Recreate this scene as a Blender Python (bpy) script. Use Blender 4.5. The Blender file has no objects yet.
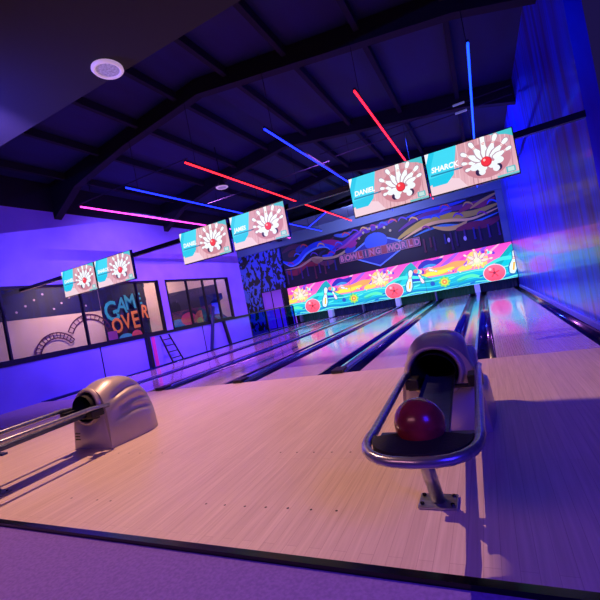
import bpy, bmesh, math, random
from mathutils import Vector, Matrix
random.seed(7)
PI = math.pi
sc = bpy.context.scene
col = sc.collection
sc.view_settings.view_transform = 'Standard'
sc.view_settings.look = 'None'
sc.view_settings.exposure = 0
sc.cycles.max_bounces = 8

# ------------------------------------------------------------------ helpers
def lin(c):
    return tuple(((v/255)/12.92 if v/255 <= .04045 else ((v/255+.055)/1.055)**2.4) for v in c)

MATS = {}
def mat(name, rgb, rough=.5, metal=0, emit=None, es=0, coat=0, spec=.5):
    if name in MATS: return MATS[name]
    m = bpy.data.materials.new(name); m.use_nodes = True
    b = m.node_tree.nodes['Principled BSDF']
    b.inputs['Base Color'].default_value = (*lin(rgb), 1)
    b.inputs['Roughness'].default_value = rough
    b.inputs['Metallic'].default_value = metal
    b.inputs['Specular IOR Level'].default_value = spec
    b.inputs['Coat Weight'].default_value = coat
    b.inputs['Coat Roughness'].default_value = .08
    if emit:
        b.inputs['Emission Color'].default_value = (*lin(emit), 1)
        b.inputs['Emission Strength'].default_value = es
    MATS[name] = m
    return m

def noise_mat(name, c1, c2, scale=(4, 4, 4), rough=.5, metal=0, lo=.35, hi=.65, detail=4, bump=0, coat=0, emit=0, rvar=0):
    m = mat(name, c1, rough, metal, coat=coat); nt = m.node_tree; n = nt.nodes; l = nt.links
    b = n['Principled BSDF']
    tc = n.new('ShaderNodeTexCoord'); mp = n.new('ShaderNodeMapping'); mp.inputs['Scale'].default_value = scale
    nz = n.new('ShaderNodeTexNoise'); nz.inputs['Scale'].default_value = 1; nz.inputs['Detail'].default_value = detail
    rp = n.new('ShaderNodeValToRGB')
    rp.color_ramp.elements[0].position = lo; rp.color_ramp.elements[0].color = (*lin(c1), 1)
    rp.color_ramp.elements[1].position = hi; rp.color_ramp.elements[1].color = (*lin(c2), 1)
    l.new(tc.outputs['Object'], mp.inputs['Vector']); l.new(mp.outputs['Vector'], nz.inputs['Vector'])
    l.new(nz.outputs['Fac'], rp.inputs['Fac']); l.new(rp.outputs['Color'], b.inputs['Base Color'])
    if emit:
        l.new(rp.outputs['Color'], b.inputs['Emission Color']); b.inputs['Emission Strength'].default_value = emit
    if bump:
        bp = n.new('ShaderNodeBump'); bp.inputs['Strength'].default_value = bump; bp.inputs['Distance'].default_value = .01
        l.new(nz.outputs['Fac'], bp.inputs['Height']); l.new(bp.outputs['Normal'], b.inputs['Normal'])
    return m

def plank_mat(name, c1, c2, mortar, w=.075, length=1.6, rough=.3, coat=0.3):
    m = mat(name, c1, rough, 0, coat=coat); nt = m.node_tree; n = nt.nodes; l = nt.links
    b = n['Principled BSDF']
    tc = n.new('ShaderNodeTexCoord'); mp = n.new('ShaderNodeMapping')
    mp.inputs['Rotation'].default_value = (0, 0, PI/2)
    bk = n.new('ShaderNodeTexBrick')
    bk.inputs['Color1'].default_value = (*lin(c1), 1); bk.inputs['Color2'].default_value = (*lin(c2), 1)
    bk.inputs['Mortar'].default_value = (*lin(mortar), 1); bk.inputs['Scale'].default_value = 1
    bk.inputs['Mortar Size'].default_value = .0012; bk.inputs['Brick Width'].default_value = length
    bk.inputs['Row Height'].default_value = w; bk.inputs['Bias'].default_value = 0
    mp2 = n.new('ShaderNodeMapping'); mp2.inputs['Scale'].default_value = (60, 2.2, 1)
    nz = n.new('ShaderNodeTexNoise'); nz.inputs['Scale'].default_value = 1; nz.inputs['Detail'].default_value = 5
    mx = n.new('ShaderNodeMix'); mx.data_type = 'RGBA'; mx.blend_type = 'MULTIPLY'; mx.inputs[0].default_value = 1
    rp = n.new('ShaderNodeValToRGB'); rp.color_ramp.elements[0].position = .3; rp.color_ramp.elements[0].color = (.80, .78, .76, 1)
    rp.color_ramp.elements[1].position = .7; rp.color_ramp.elements[1].color = (1, 1, 1, 1)
    l.new(tc.outputs['Object'], mp.inputs['Vector']); l.new(mp.outputs['Vector'], bk.inputs['Vector'])
    l.new(tc.outputs['Object'], mp2.inputs['Vector']); l.new(mp2.outputs['Vector'], nz.inputs['Vector'])
    l.new(nz.outputs['Fac'], rp.inputs['Fac'])
    l.new(bk.outputs['Color'], mx.inputs[6]); l.new(rp.outputs['Color'], mx.inputs[7])
    l.new(mx.outputs[2], b.inputs['Base Color'])
    return m

def vc_mat(name, emit=0, rough=.5, base=1.0, spec=.5):
    """colours come from the mesh's own colour attribute"""
    m = bpy.data.materials.new(name); m.use_nodes = True; nt = m.node_tree
    b = nt.nodes['Principled BSDF']; a = nt.nodes.new('ShaderNodeVertexColor'); a.layer_name = 'Col'
    b.inputs['Roughness'].default_value = rough; b.inputs['Specular IOR Level'].default_value = spec
    if emit:
        b.inputs['Base Color'].default_value = (.02, .02, .02, 1)
        nt.links.new(a.outputs['Color'], b.inputs['Emission Color']); b.inputs['Emission Strength'].default_value = emit
    else:
        nt.links.new(a.outputs['Color'], b.inputs['Base Color'])
    MATS[name] = m
    return m

def glass_mat(name, tint=(235, 235, 255), refl=1.0, ior=1.5):
    m = bpy.data.materials.new(name); m.use_nodes = True; nt = m.node_tree; n = nt.nodes; l = nt.links
    n.remove(n['Principled BSDF']); out = n['Material Output']
    tr = n.new('ShaderNodeBsdfTransparent'); tr.inputs['Color'].default_value = (*lin(tint), 1)
    gl = n.new('ShaderNodeBsdfGlossy'); gl.inputs['Roughness'].default_value = .03
    fr = n.new('ShaderNodeFresnel'); fr.inputs['IOR'].default_value = ior
    mx = n.new('ShaderNodeMixShader')
    ge = n.new('ShaderNodeNewGeometry'); mm = n.new('ShaderNodeMath'); mm.operation = 'SUBTRACT'; mm.inputs[0].default_value = 1
    l.new(ge.outputs['Backfacing'], mm.inputs[1]); mu = n.new('ShaderNodeMath'); mu.operation = 'MULTIPLY'
    l.new(fr.outputs['Fac'], mu.inputs[0]); l.new(mm.outputs[0], mu.inputs[1]); l.new(mu.outputs[0], mx.inputs['Fac']); l.new(tr.outputs[0], mx.inputs[1]); l.new(gl.outputs[0], mx.inputs[2])
    l.new(mx.outputs[0], out.inputs['Surface'])
    MATS[name] = m
    return m

def obj(name, bm, m=None, parent=None, smooth=False, loc=None, rotz=0):
    me = bpy.data.meshes.new(name)
    bmesh.ops.recalc_face_normals(bm, faces=bm.faces[:])
    bm.to_mesh(me); bm.free()
    if m is not None:
        for mm in (m if isinstance(m, (list, tuple)) else [m]): me.materials.append(mm)
    if smooth:
        for f in me.polygons: f.use_smooth = True
    o = bpy.data.objects.new(name, me); col.objects.link(o)
    if parent is not None: o.parent = parent
    if loc is not None: o.location = loc
    o.rotation_euler.z = rotz
    return o

def tag(o, label=None, cat=None, group=None, kind=None):
    if label: o['label'] = label
    if cat: o['category'] = cat
    if group: o['group'] = group
    if kind: o['kind'] = kind
    return o

def struct(o, label=None, cat=None):
    return tag(o, label, cat, kind='structure')

def empty(name, loc=(0, 0, 0), rotz=0):
    o = bpy.data.objects.new(name, None); col.objects.link(o); o.empty_display_size = .1
    o.location = loc; o.rotation_euler.z = rotz
    return o

def copy_tree(o, parent=None):
    c = o.copy(); col.objects.link(c); c.parent = parent
    for ch in list(o.children): copy_tree(ch, c)
    return c

def box(bm, x0, x1, y0, y1, z0, z1, mi=0, bevel=0):
    vs = [bm.verts.new((x, y, z)) for x in (x0, x1) for y in (y0, y1) for z in (z0, z1)]
    fs = []
    for q in ((0, 1, 3, 2), (4, 6, 7, 5), (0, 4, 5, 1), (2, 3, 7, 6), (0, 2, 6, 4), (1, 5, 7, 3)):
        f = bm.faces.new([vs[i] for i in q]); f.material_index = mi; fs.append(f)
    if bevel:
        es = set(e for f in fs for e in f.edges)
        bmesh.ops.bevel(bm, geom=list(es), offset=bevel, segments=2, affect='EDGES', profile=.6)
    return fs

def bxo(name, x0, x1, y0, y1, z0, z1, m, parent=None, bevel=0):
    bm = bmesh.new(); box(bm, x0, x1, y0, y1, z0, z1, 0, bevel); return obj(name, bm, m, parent)

def tube(bm, pts, r, seg=12, closed=False, caps=True, rr=None):
    pts = [Vector(p) for p in pts]; n = len(pts); rings = []
    up = Vector((0, 0, 1)); prev = None
    for i, p in enumerate(pts):
        if closed: t = (pts[(i+1) % n]-pts[i-1])
        else: t = pts[min(i+1, n-1)]-pts[max(i-1, 0)]
        t.normalize()
        if prev is None:
            a = up if abs(t.dot(up)) < .95 else Vector((1, 0, 0))
            u = t.cross(a).normalized()
        else:
            u = (prev - t*prev.dot(t)).normalized()
        prev = u; v = t.cross(u)
        ri = rr[i] if rr else r
        rings.append([bm.verts.new(p+(u*math.cos(2*PI*k/seg)+v*math.sin(2*PI*k/seg))*ri) for k in range(seg)])
    m = n if closed else n-1
    for i in range(m):
        a, b = rings[i], rings[(i+1) % n]
        for k in range(seg): bm.faces.new([a[k], a[(k+1) % seg], b[(k+1) % seg], b[k]])
    if caps and not closed:
        bm.faces.new(rings[0]); bm.faces.new(rings[-1])

def bar(bm, a, b, w, h=None):
    """rectangular bar between two points"""
    a, b = Vector(a), Vector(b); h = h or w; t = (b-a).normalized()
    up = Vector((0, 0, 1)) if abs(t.z) < .95 else Vector((0, 1, 0))
    u = t.cross(up).normalized(); v = u.cross(t).normalized()
    q = [(-1, -1), (1, -1), (1, 1), (-1, 1)]
    A = [bm.verts.new(a+u*w/2*s+v*h/2*c) for s, c in q]; B = [bm.verts.new(b+u*w/2*s+v*h/2*c) for s, c in q]
    for k in range(4): bm.faces.new([A[k], A[(k+1) % 4], B[(k+1) % 4], B[k]])
    bm.faces.new(A); bm.faces.new(B)

def cyl(bm, c, r, h, seg=24, r2=None, axis='z'):
    r2 = r if r2 is None else r2
    ax = {'x': Vector((1, 0, 0)), 'y': Vector((0, 1, 0)), 'z': Vector((0, 0, 1))}[axis]
    c = Vector(c); tube(bm, [c, c+ax*h], r, seg, rr=[r, r2])

class Art:
    """flat artwork painted with thin coloured layers; u,v in metres on a plane"""
    def __init__(s, origin, U, V, step=.0015):
        s.o = Vector(origin); s.U = Vector(U); s.V = Vector(V); s.N = s.U.cross(s.V).normalized()
        s.bm = bmesh.new(); s.cl = s.bm.loops.layers.float_color.new('Col'); s.k = 0; s.step = step
        s.clip = None
    def P(s, u, v): return s.o+s.U*u+s.V*v+s.N*(s.k*s.step)
    def poly(s, pts, c, c2=None):
        s.k += 1
        if s.clip:
            pts = clip_poly(pts, s.clip)
            if len(pts) < 3: return
        vs = [s.bm.verts.new(s.P(*p)) for p in pts]
        try: f = s.bm.faces.new(vs)
        except ValueError: return
        v0 = min(p[1] for p in pts); v1 = max(p[1] for p in pts)
        for lp, p in zip(f.loops, pts):
            a = lin(c)
            if c2:
                t = (p[1]-v0)/max(v1-v0, 1e-6); b = lin(c2); a = tuple(x*(1-t)+y*t for x, y in zip(a, b))
            lp[s.cl] = (*a, 1)
    def rect(s, u0, v0, u1, v1, c, c2=None): s.poly([(u0, v0), (u1, v0), (u1, v1), (u0, v1)], c, c2)
    def disc(s, u, v, r, c, ry=None, rot=0, n=20, c2=None):
        ry = ry or r; cr, sr = math.cos(rot), math.sin(rot)
        s.poly([(u+r*math.cos(t)*cr-ry*math.sin(t)*sr, v+r*math.cos(t)*sr+ry*math.sin(t)*cr) for t in [2*PI*k/n for k in range(n)]], c, c2)
    def stroke(s, pts, w, c, taper=False, sub=8):
        P = smooth_path(pts, sub); n = len(P); L = []; Rr = []
        for i, (x, y) in enumerate(P):
            a = P[max(i-1, 0)]; b = P[min(i+1, n-1)]; dx, dy = b[0]-a[0], b[1]-a[1]; d = math.hypot(dx, dy) or 1
            ww = w/2*((math.sin(PI*(i+.3)/(n-.4)))**.6 if taper else 1)
            L.append((x-dy/d*ww, y+dx/d*ww)); Rr.append((x+dy/d*ww, y-dx/d*ww))
        s.k += 1
        for i in range(n-1):
            q = [L[i], L[i+1], Rr[i+1], Rr[i]]
            if s.clip:
                q = clip_poly(q, s.clip)
                if len(q) < 3: continue
            vs = [s.bm.verts.new(s.P(*p)) for p in q]
            try: f = s.bm.faces.new(vs)
            except ValueError: continue
            for lp in f.loops: lp[s.cl] = (*lin(c), 1)
    def pin(s, u, v, h, rot, c=(245, 248, 250), st=(230, 60, 60), out=None):
        prof = [(0, .055), (.04, .1), (.25, .14), (.42, .115), (.58, .06), (.68, .055), (.78, .085), (.9, .095), (.97, .06), (1, 0)]
        cr, sr = math.cos(rot), math.sin(rot)
        def T(x, y): return (u+h*(x*cr-y*sr), v+h*(x*sr+y*cr))
        if out:
            s.poly([T(y*1.08-.04, x*1.35) for y, x in prof]+[T(y*1.08-.04, -x*1.35) for y, x in prof[-2::-1]], out)
        s.poly([T(y, x) for y, x in prof]+[T(y, -x) for y, x in prof[-2::-1]], c)
        for q in (.60, .66): s.poly([T(q, -.062), T(q+.025, -.06), T(q+.025, .06), T(q, .062)], st)
    def text(s, body, u, v, size, c, sx=1, shear=0, rot=0, bold=0, align='LEFT'):
        s.k += 1
        vs, fs = text_geo(body, size, bold, align)
        cr, sr = math.cos(rot), math.sin(rot); T = []
        for x, y in vs:
            x = (x+shear*y)*sx; T.append(s.bm.verts.new(s.P(u+x*cr-y*sr, v+x*sr+y*cr)))
        for f in fs:
            try: ff = s.bm.faces.new([T[i] for i in f])
            except ValueError: continue
            for lp in ff.loops: lp[s.cl] = (*lin(c), 1)
    def done(s, name, m, parent=None):
        me = bpy.data.meshes.new(name); bmesh.ops.triangulate(s.bm, faces=[f for f in s.bm.faces if len(f.verts) > 4])
        s.bm.to_mesh(me); s.bm.free(); me.materials.append(m)
        o = bpy.data.objects.new(name, me); col.objects.link(o); o.parent = parent
        return o

def clip_poly(pts, r):
    for ax, lo, sgn in ((0, r[0], 1), (0, r[2], -1), (1, r[1], 1), (1, r[3], -1)):
        out = []
        for i, p in enumerate(pts):
            q = pts[i-1]; a = (q[ax]-lo)*sgn; b = (p[ax]-lo)*sgn
            if (a < 0) != (b < 0):
                t = a/(a-b); out.append((q[0]+(p[0]-q[0])*t, q[1]+(p[1]-q[1])*t))
            if b >= 0: out.append(p)
        pts = out
        if not pts: return []
    return pts

def smooth_path(P, sub=8):
    if len(P) < 3: return list(P)
    out = []
    for i in range(len(P)-1):
        p0 = P[max(i-1, 0)]; p1 = P[i]; p2 = P[i+1]; p3 = P[min(i+2, len(P)-1)]
        for k in range(sub):
            t = k/sub
            out.append(tuple(.5*((2*p1[j])+(-p0[j]+p2[j])*t+(2*p0[j]-5*p1[j]+4*p2[j]-p3[j])*t*t+(-p0[j]+3*p1[j]-3*p2[j]+p3[j])*t**3) for j in (0, 1)))
    out.append(P[-1]); return out

def text_geo(body, size, bold, align):
    cu = bpy.data.curves.new('lettering', 'FONT'); cu.body = body; cu.size = size; cu.offset = bold; cu.align_x = align
    cu.resolution_u = 3
    o = bpy.data.objects.new('lettering', cu); col.objects.link(o)
    dg = bpy.context.evaluated_depsgraph_get(); me = o.evaluated_get(dg).to_mesh()
    vs = [(v.co.x, v.co.y) for v in me.vertices]; fs = [tuple(p.vertices) for p in me.polygons]
    o.evaluated_get(dg).to_mesh_clear(); bpy.data.objects.remove(o); bpy.data.curves.remove(cu)
    return vs, fs

# ------------------------------------------------------------------ dimensions (metres; Y runs down the lanes, foul line at Y = 0)
L = 13.18                 # foul line to the pin deck mask
XL, XR = -8.60, 1.59      # side walls
S = 1.70                  # spacing of lane dividers
D = [-8.5+S*i for i in range(6)]
ZM = .42                  # underside of the lit mask

def camera():
    f = Vector((-0.42894872, 0.90332176, 0.00357617)); r = Vector((0.88698595, 0.42193458, -0.18768894)); u = r.cross(f)
    cam = bpy.data.objects.new('camera', bpy.data.cameras.new('camera')); col.objects.link(cam)
    M = Matrix((r, u, -f)).transposed().to_4x4(); M.translation = Vector((.366985, -5.116742, 1.091655))
    cam.matrix_world = M
    cam.data.sensor_fit = 'HORIZONTAL'; cam.data.sensor_width = 36; cam.data.lens = 36*391.457/600
    cam.data.clip_start = .02; sc.camera = cam
camera()

# ------------------------------------------------------------------ materials
approach_m = plank_mat('approach_boards', (218, 196, 184), (211, 188, 177), (188, 158, 152), .06, 1.8, .38, .0)
lane_m = plank_mat('lane_boards', (215, 188, 208), (208, 180, 202), (150, 125, 155), .027, 3.0, .2, .7)
gutter_m = noise_mat('gutter_plastic', (14, 16, 60), (22, 26, 84), (3, 1, 3), .22, 0, coat=.3)
cap_m = mat('divider_cap', (80, 100, 190), .14, .7, coat=.5)
black_m = mat('black_plastic', (8, 8, 12), .45)
blackgloss_m = mat('black_gloss', (6, 6, 10), .2)
metal_m = noise_mat('brushed_silver', (150, 150, 165), (175, 175, 190), (6, 40, 6), .28, .85)
silver_m = noise_mat('silver_shell', (176, 164, 162), (186, 172, 170), (3, 3, 3), .42, .4, coat=.2)
panel_m = mat('shell_front_panel', (185, 172, 178), .42, .25)
dark_in = mat('hood_inside', (5, 5, 8), .8)
plate_m = noise_mat('ramp_plate', (60, 70, 105), (72, 82, 120), (3, 20, 3), .35, .5)
rubber_m = noise_mat('rubber_pad', (14, 14, 17), (22, 22, 26), (90, 90, 90), .75, 0, bump=.2)
violet_m = noise_mat('violet_plaster', (150, 135, 235), (162, 148, 240), (1.5, 1.5, 1.5), .6, 0)
panelv_m = noise_mat('violet_gloss_panel', (128, 118, 240), (142, 132, 245), (1, 1, 1), .3, 0, coat=.3)
bluewall_m = noise_mat('streaked_blue_boards', (24, 66, 255), (60, 14, 130), (1, 7, .35), .34, 0, .40, .66, 8, coat=.35)
blackfr_m = mat('black_frame', (10, 8, 22), .4)
deck_m = noise_mat('roof_deck', (9, 19, 64), (12, 25, 82), (2, .5, 1), .7, 0)
beam_m = mat('roof_steel', (5, 8, 26), .85)
bulk_m = mat('grey_bulkhead', (98, 118, 150), .7)
cream_m = noise_mat('cream_wall', (236, 206, 180), (226, 192, 170), (1, 1, 1), .7)
soff_m = mat('grey_soffit', (36, 37, 40), .8)

# ------------------------------------------------------------------ floor, lanes
bm = bmesh.new(); box(bm, XL, XR+1.2, -3.66, 0, -.16, 0)
def dots(bm, y, xs):
    for x, yy in xs:
        n = 10; vs = [bm.verts.new((x+.0075*math.cos(2*PI*k/n), yy+.0075*math.sin(2*PI*k/n), .0006)) for k in range(n)]
        f = bm.faces.new(vs); f.material_index = 1
row = [(-1.356, -3.32), (-1.216, -3.32), (-1.074, -3.32), (-.936, -3.315), (-.798, -3.31), (-.658, -3.31), (-.514, -3.305),
       (-2.57, -3.36), (-2.29, -3.36), (-2.154, -3.36)]+[(-1.227+.14*k, -2.6) for k in range(6)]+[(-3.0+.14*k, -2.6) for k in range(5)]
dots(bm, 0, row)
struct(obj('floor', bm, [approach_m, black_m]), 'light wood bowling approach floor with small guide dots', 'floor')
struct(bxo('trim_1', XL, XR+1.2, -3.70, -3.66, -.16, .002, blackgloss_m))
carpet_m = noise_mat('purple_carpet', (120, 90, 190), (105, 78, 172), (60, 60, 60), .9, bump=.2)
struct(bxo('floor_lower', XL, XR+1.2, -9, -3.70, -.2, -.02, carpet_m))
struct(bxo('floor_underlay', XL-4, XR+.1, 0, L+1.6, -.3, -.14, black_m))

def channel(bm, x0, x1, y0, y1, depth=.075, n=8, z=-.012):
    th = .008
    top = [(x0+(x1-x0)*k/n, z-depth*math.sin(PI*k/n)) for k in range(n+1)]
    bot = [(x, zz-th) for x, zz in top]
    rows = []
    for y in (y0, y1): rows.append(([bm.verts.new((x, y, zz)) for x, zz in top], [bm.verts.new((x, y, zz)) for x, zz in bot]))
    for k in range(n):
        bm.faces.new([rows[0][0][k], rows[0][0][k+1], rows[1][0][k+1], rows[1][0][k]])
        bm.faces.new([rows[0][1][k], rows[1][1][k], rows[1][1][k+1], rows[0][1][k+1]])
        for r_ in rows: bm.faces.new([r_[0][k], r_[1][k], r_[1][k+1], r_[0][k+1]])

edges = [(XL, D[0]+.10)]+[(d-.11, d+.11) for d in D[1:]]+[(XR-.02, XR)]
lane_names = ['leftmost bowling lane beside the violet window wall', 'second bowling lane from the left wall',
              'third bowling lane from the left wall', 'fourth bowling lane from the left, left of the near silver ball return',
              'fifth bowling lane, directly behind the near ball return on its left side', 'rightmost glossy bowling lane against the blue wall']
for i in range(6):
    a = edges[i][1]; b = edges[i+1][0]
    g = .215
    t = empty('bowling_lane', ((a+b)/2, 0, 0)); tag(t, lane_names[i], 'bowling lane', 'bowling lanes side by side')
    c = (a+b)/2
    bxo('lane_surface', a+g-c, b-g-c, 0.004, L+.5, -.13, 0, lane_m, t)
    for q in ((a-c, a+g-c), (b-g-c, b-c)):
        bm = bmesh.new(); channel(bm, q[0]+.002, q[1]-.002, .004, L+.5); obj('gutter', bm, gutter_m, t, smooth=True)
div_lab = {1: 'first divider strip from the left wall between lanes', 2: 'second divider strip from the left, ending near the far ball return',
           3: 'third divider strip with a black end block, left of centre', 4: 'fourth divider strip with black end block, just left of the near ball return',
           5: 'rightmost divider strip running straight behind the near ball return'}
for i in range(1, 6):
    t = empty('lane_divider', (D[i], 0, 0)); tag(t, div_lab[i], 'divider', 'divider strips between the lanes')
    bm = bmesh.new()
    prof = [(-.108, -.13), (-.108, .0), (-.08, .022), (-.03, .03), (.03, .03), (.08, .022), (.108, .0), (.108, -.13)]
    A = [bm.verts.new((x, .03, z)) for x, z in prof]; B = [bm.verts.new((x, L, z)) for x, z in prof]
    for k in range(len(prof)): bm.faces.new([A[k], A[(k+1) % 8], B[(k+1) % 8], B[k]])
    bm.faces.new(A); bm.faces.new(B)
    obj('divider_cap', bm, cap_m, t)
    bm = bmesh.new(); box(bm, -.085, .085, -.04, .2, .001, .055, 0, .018); obj('end_block', bm, black_m, t)
# edging by the side walls
struct(bxo('trim_2', XL-.06, XL+.2-.105, 0.0, L, -.13, .02, cap_m))
struct(bxo('baseboard_right', XR-.035, XR-.001, 0.0, L, 0, .09, mat('pale_edge', (150, 175, 235), .3)))

# ------------------------------------------------------------------ right wall
struct(bxo('wall_right', XR, XR+.15, 0.0, L+1.5, -.2, 5.3, bluewall_m))

# ------------------------------------------------------------------ back wall : pits, mask screen, mural, bulkhead
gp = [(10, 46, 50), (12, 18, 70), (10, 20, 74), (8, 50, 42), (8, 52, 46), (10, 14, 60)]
pit_names = ['dark green pit curtain at the end of the leftmost lane', 'navy pit curtain at the end of the second lane from left', 'navy pit curtain at the end of the third lane from left',
             'dark green pit curtain at the end of the fourth lane from left', 'dark green pit curtain at the end of the fifth lane from left', 'near black navy pit curtain at the end of the rightmost lane']
for i in range(6):
    x0 = -8.6+.06 if i == 0 else D[i]+.03; x1 = XR-.05 if i == 5 else D[i+1]-.03
    bm = bmesh.new(); n = 40
    A = []; B = []
    for k in range(n+1):
        x = x0+(x1-x0)*k/n; y = L+.34+.02*math.sin(k*1.9)
        A.append(bm.verts.new((x, y, .012))); B.append(bm.verts.new((x, y, ZM+.1)))
    for k in range(n): bm.faces.new([A[k], A[k+1], B[k+1], B[k]])
    o = obj('pit_curtain', bm, mat('curtain_%d' % i, gp[i], .6, emit=gp[i], es=.35))  # faint glow stands in for the tinted light in the pits
    tag(o, pit_names[i], 'curtain', 'curtains over the pin pits')
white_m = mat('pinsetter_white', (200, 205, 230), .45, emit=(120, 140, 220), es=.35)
post_lab = ['slim post at the left end of the pit row', 'wide pale post between the first and second pits from left', 'slim post between the second and third pits from left',
            'wide pale post between the third and fourth pits from left', 'slim post between the fourth and fifth pits from left', 'wide pale post between the two rightmost pits']
for i in range(6):
    w = .105 if i % 2 else .03
    xc = D[i] if i else -8.48
    bm = bmesh.new(); box(bm, xc-w, xc+w, L-.04, L+.3, .033, ZM-.02, 0, .008)
    o = obj('pit_post', bm, white_m if i % 2 else mat('grey_post', (110, 115, 150), .5)); tag(o, post_lab[i], 'post', 'posts between the pin pits')

SX0, SX1, SZ0, SZ1 = -8.93, XR-.02, ZM, 1.88
led = empty('led_screen', ((SX0+SX1)/2, L, SZ0)); tag(led, 'long glowing mask screen of pink, cyan and yellow cartoon bowling art above the pin pits', 'led screen')
def led_art():
    W = SX1-SX0; H = SZ1-SZ0
    a = Art((SX0-led.location.x, -.001, 0), (1, 0, 0), (0, 0, 1), .0004); a.clip = (0, 0, W, H)
    pk, mg, pu = (255, 92, 190), (236, 60, 200), (150, 80, 235)
    a.rect(0, .55, W, H, (255, 130, 190), (246, 70, 205))
    a.rect(0, 0, W, .62, (0, 150, 215), (30, 215, 225))
    for j in range(-1, 3):
        o = j*4.2
        def q(P): return [(o+x, y) for x, y in P]
        for x, w, c in ((.1, .16, pu), (.6, .1, (255, 170, 215)), (1.5, .2, (200, 60, 215)), (2.6, .12, (255, 190, 215)), (3.2, .16, (170, 90, 240)), (3.8, .1, mg)):
            a.stroke(q([(x, .8), (x+.5, 1.12), (x+1.1, 1.5)]), w, c, True)
        # yellow sunset strip
        a.stroke(q([(2.3, .74), (2.9, .86), (3.5, .84), (4.1, .98), (4.6, .96)]), .34, (255, 170, 90), True)
        a.stroke(q([(2.4, .70), (2.9, .78), (3.4, .78), (4.0, .88)]), .2, (255, 236, 70), True)
        a.stroke(q([(-.1, .72), (.2, .76), (.5, .74)]), .22, (255, 225, 80), True)
        # teal hills
        a.poly(q([(1.1, .45), (1.45, .62), (1.75, .95), (2.0, 1.32), (2.25, 1.46), (2.42, 1.2), (2.6, .8), (3.0, .56), (3.0, .4)]), (0, 170, 190))
        a.poly(q([(1.5, .5), (1.75, .8), (2.0, 1.05), (2.12, .8), (2.3, .5)]), (0, 205, 225))
        a.poly(q([(1.9, .5), (2.15, .75), (2.35, 1.1), (2.45, .8), (2.7, .5)]), (25, 70, 205))
        a.stroke(q([(.9, .62), (1.6, .84), (2.2, .78), (2.8, .64)]), .16, (70, 235, 225), True)
        # deep blue cloud swoosh
        a.stroke(q([(2.5, 1.12), (2.85, 1.28), (3.15, 1.22), (3.6, 1.34)]), .3, (40, 45, 190), True)
        a.stroke(q([(2.7, 1.10), (3.0, 1.16), (3.3, 1.12)]), .12, (60, 150, 235), True)
        # water
        for y, c in ((.5, (120, 245, 235)), (.36, (0, 185, 235)), (.22, (60, 225, 240)), (.1, (0, 130, 215)), (.03, (110, 240, 220))):
            a.stroke(q([(-.2, y), (.6, y+.06), (1.4, y-.03), (2.2, y+.05), (3.0, y-.02), (4.0, y+.04)]), .055, c, True)
        a.stroke(q([(-.2, .3), (.4, .38), (.8, .22)]), .14, (90, 240, 190), True)
        # burst with flying pins
        n = 14
        a.poly([(o+.72+(.44 if k % 2 else .2)*math.cos(2*PI*k/(2*n)), .98+(.42 if k % 2 else .2)*math.sin(2*PI*k/(2*n))) for k in range(2*n)], (255, 215, 120))
        a.poly([(o+.72+(.3 if k % 2 else .16)*math.cos(2*PI*k/(2*n)+.2), .98+(.3 if k % 2 else .15)*math.sin(2*PI*k/(2*n)+.2)) for k in range(2*n)], (225, 255, 190))
        for rot, h, dx, dy in ((2.5, .4, -.12, .06), (1.7, .42, 0, .08), (.7, .42, .12, .05), (.05, .4, .16, -.05), (3.4, .34, -.14, -.04)):
            a.pin(o+.72+dx, .98+dy, h*1.12, rot, (255, 226, 214), (235, 70, 120), (190, 90, 170))
        a.disc(o+.72, .98, .1, (250, 255, 215))
        for k in range(16):
            x = o+((k*1.37) % 4.2); y = .62+((k*.53) % .78)
            a.disc(x, y, .035+.03*(k % 3), [(255, 235, 200), (120, 60, 220), (255, 120, 120), (90, 230, 240)][k % 4], n=8)
        for k in range(10):
            x = o+((k*1.91+.4) % 4.2); y = .08+((k*.29) % .4)
            a.disc(x, y, .12+.05*(k % 3), [(20, 110, 210), (90, 240, 235), (40, 190, 170)][k % 3], .035, .2, n=10)
        # strike ball with pale rim
        a.disc(o+1.28, .33, .43, (235, 220, 245), .365); a.disc(o+1.28, .32, .40, (255, 80, 110), .345, c2=(255, 120, 150))
        for t in range(5):
            a.stroke([(o+1.28, .33), (o+1.28+.2*math.cos(t*1.257+.3), .33+.2*math.sin(t*1.257+.3))], .05, (250, 60, 75))
        a.disc(o+1.28, .33, .05, (150, 40, 60)); a.disc(o+1.14, .5, .06, (255, 190, 200))
        # upright pin
        a.pin(o+1.92, .18, .98, 1.30, (225, 250, 250), (240, 90, 60), (30, 120, 180))
        a.stroke([(o+1.98, .3), (o+2.06, .62)], .1, (255, 190, 60), True)
        a.pin(o+2.62, .45, .42, 1.9, (255, 235, 245), (240, 90, 120), (170, 80, 170))
        a.pin(o+2.95, .98, .36, -.4, (240, 245, 255), (240, 90, 120), (90, 60, 180))
        # flower target
        for r_, c in ((.22, (70, 215, 120)), (.16, (225, 225, 70)), (.1, (240, 130, 60)), (.045, (250, 240, 120))): a.disc(o+3.5, .33, r_, c)
        for t in range(8): a.disc(o+3.5+.2*math.cos(t*PI/4), .33+.2*math.sin(t*PI/4), .045, (150, 230, 90), n=8)
        a.disc(o+3.0, .34, .1, (30, 90, 200))
    for x in (3.45*1.0, 6.9): a.rect(x, 0, x+.012, H, (60, 40, 120))
    m = vc_mat('led_pixels', 1.15)
    return a.done('screen_picture', m, led)
led_art()
bxo('screen_housing', SX0-led.location.x, SX1-led.location.x, .012, .14, 0, SZ1-SZ0, blackgloss_m, led)
bxo('screen_bottom_edge', SX0-led.location.x, SX1-led.location.x, -.012, .14, -.016, -.001, mat('edge_light', (170, 230, 240), .4, emit=(130, 230, 235), es=.8), led)

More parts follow.
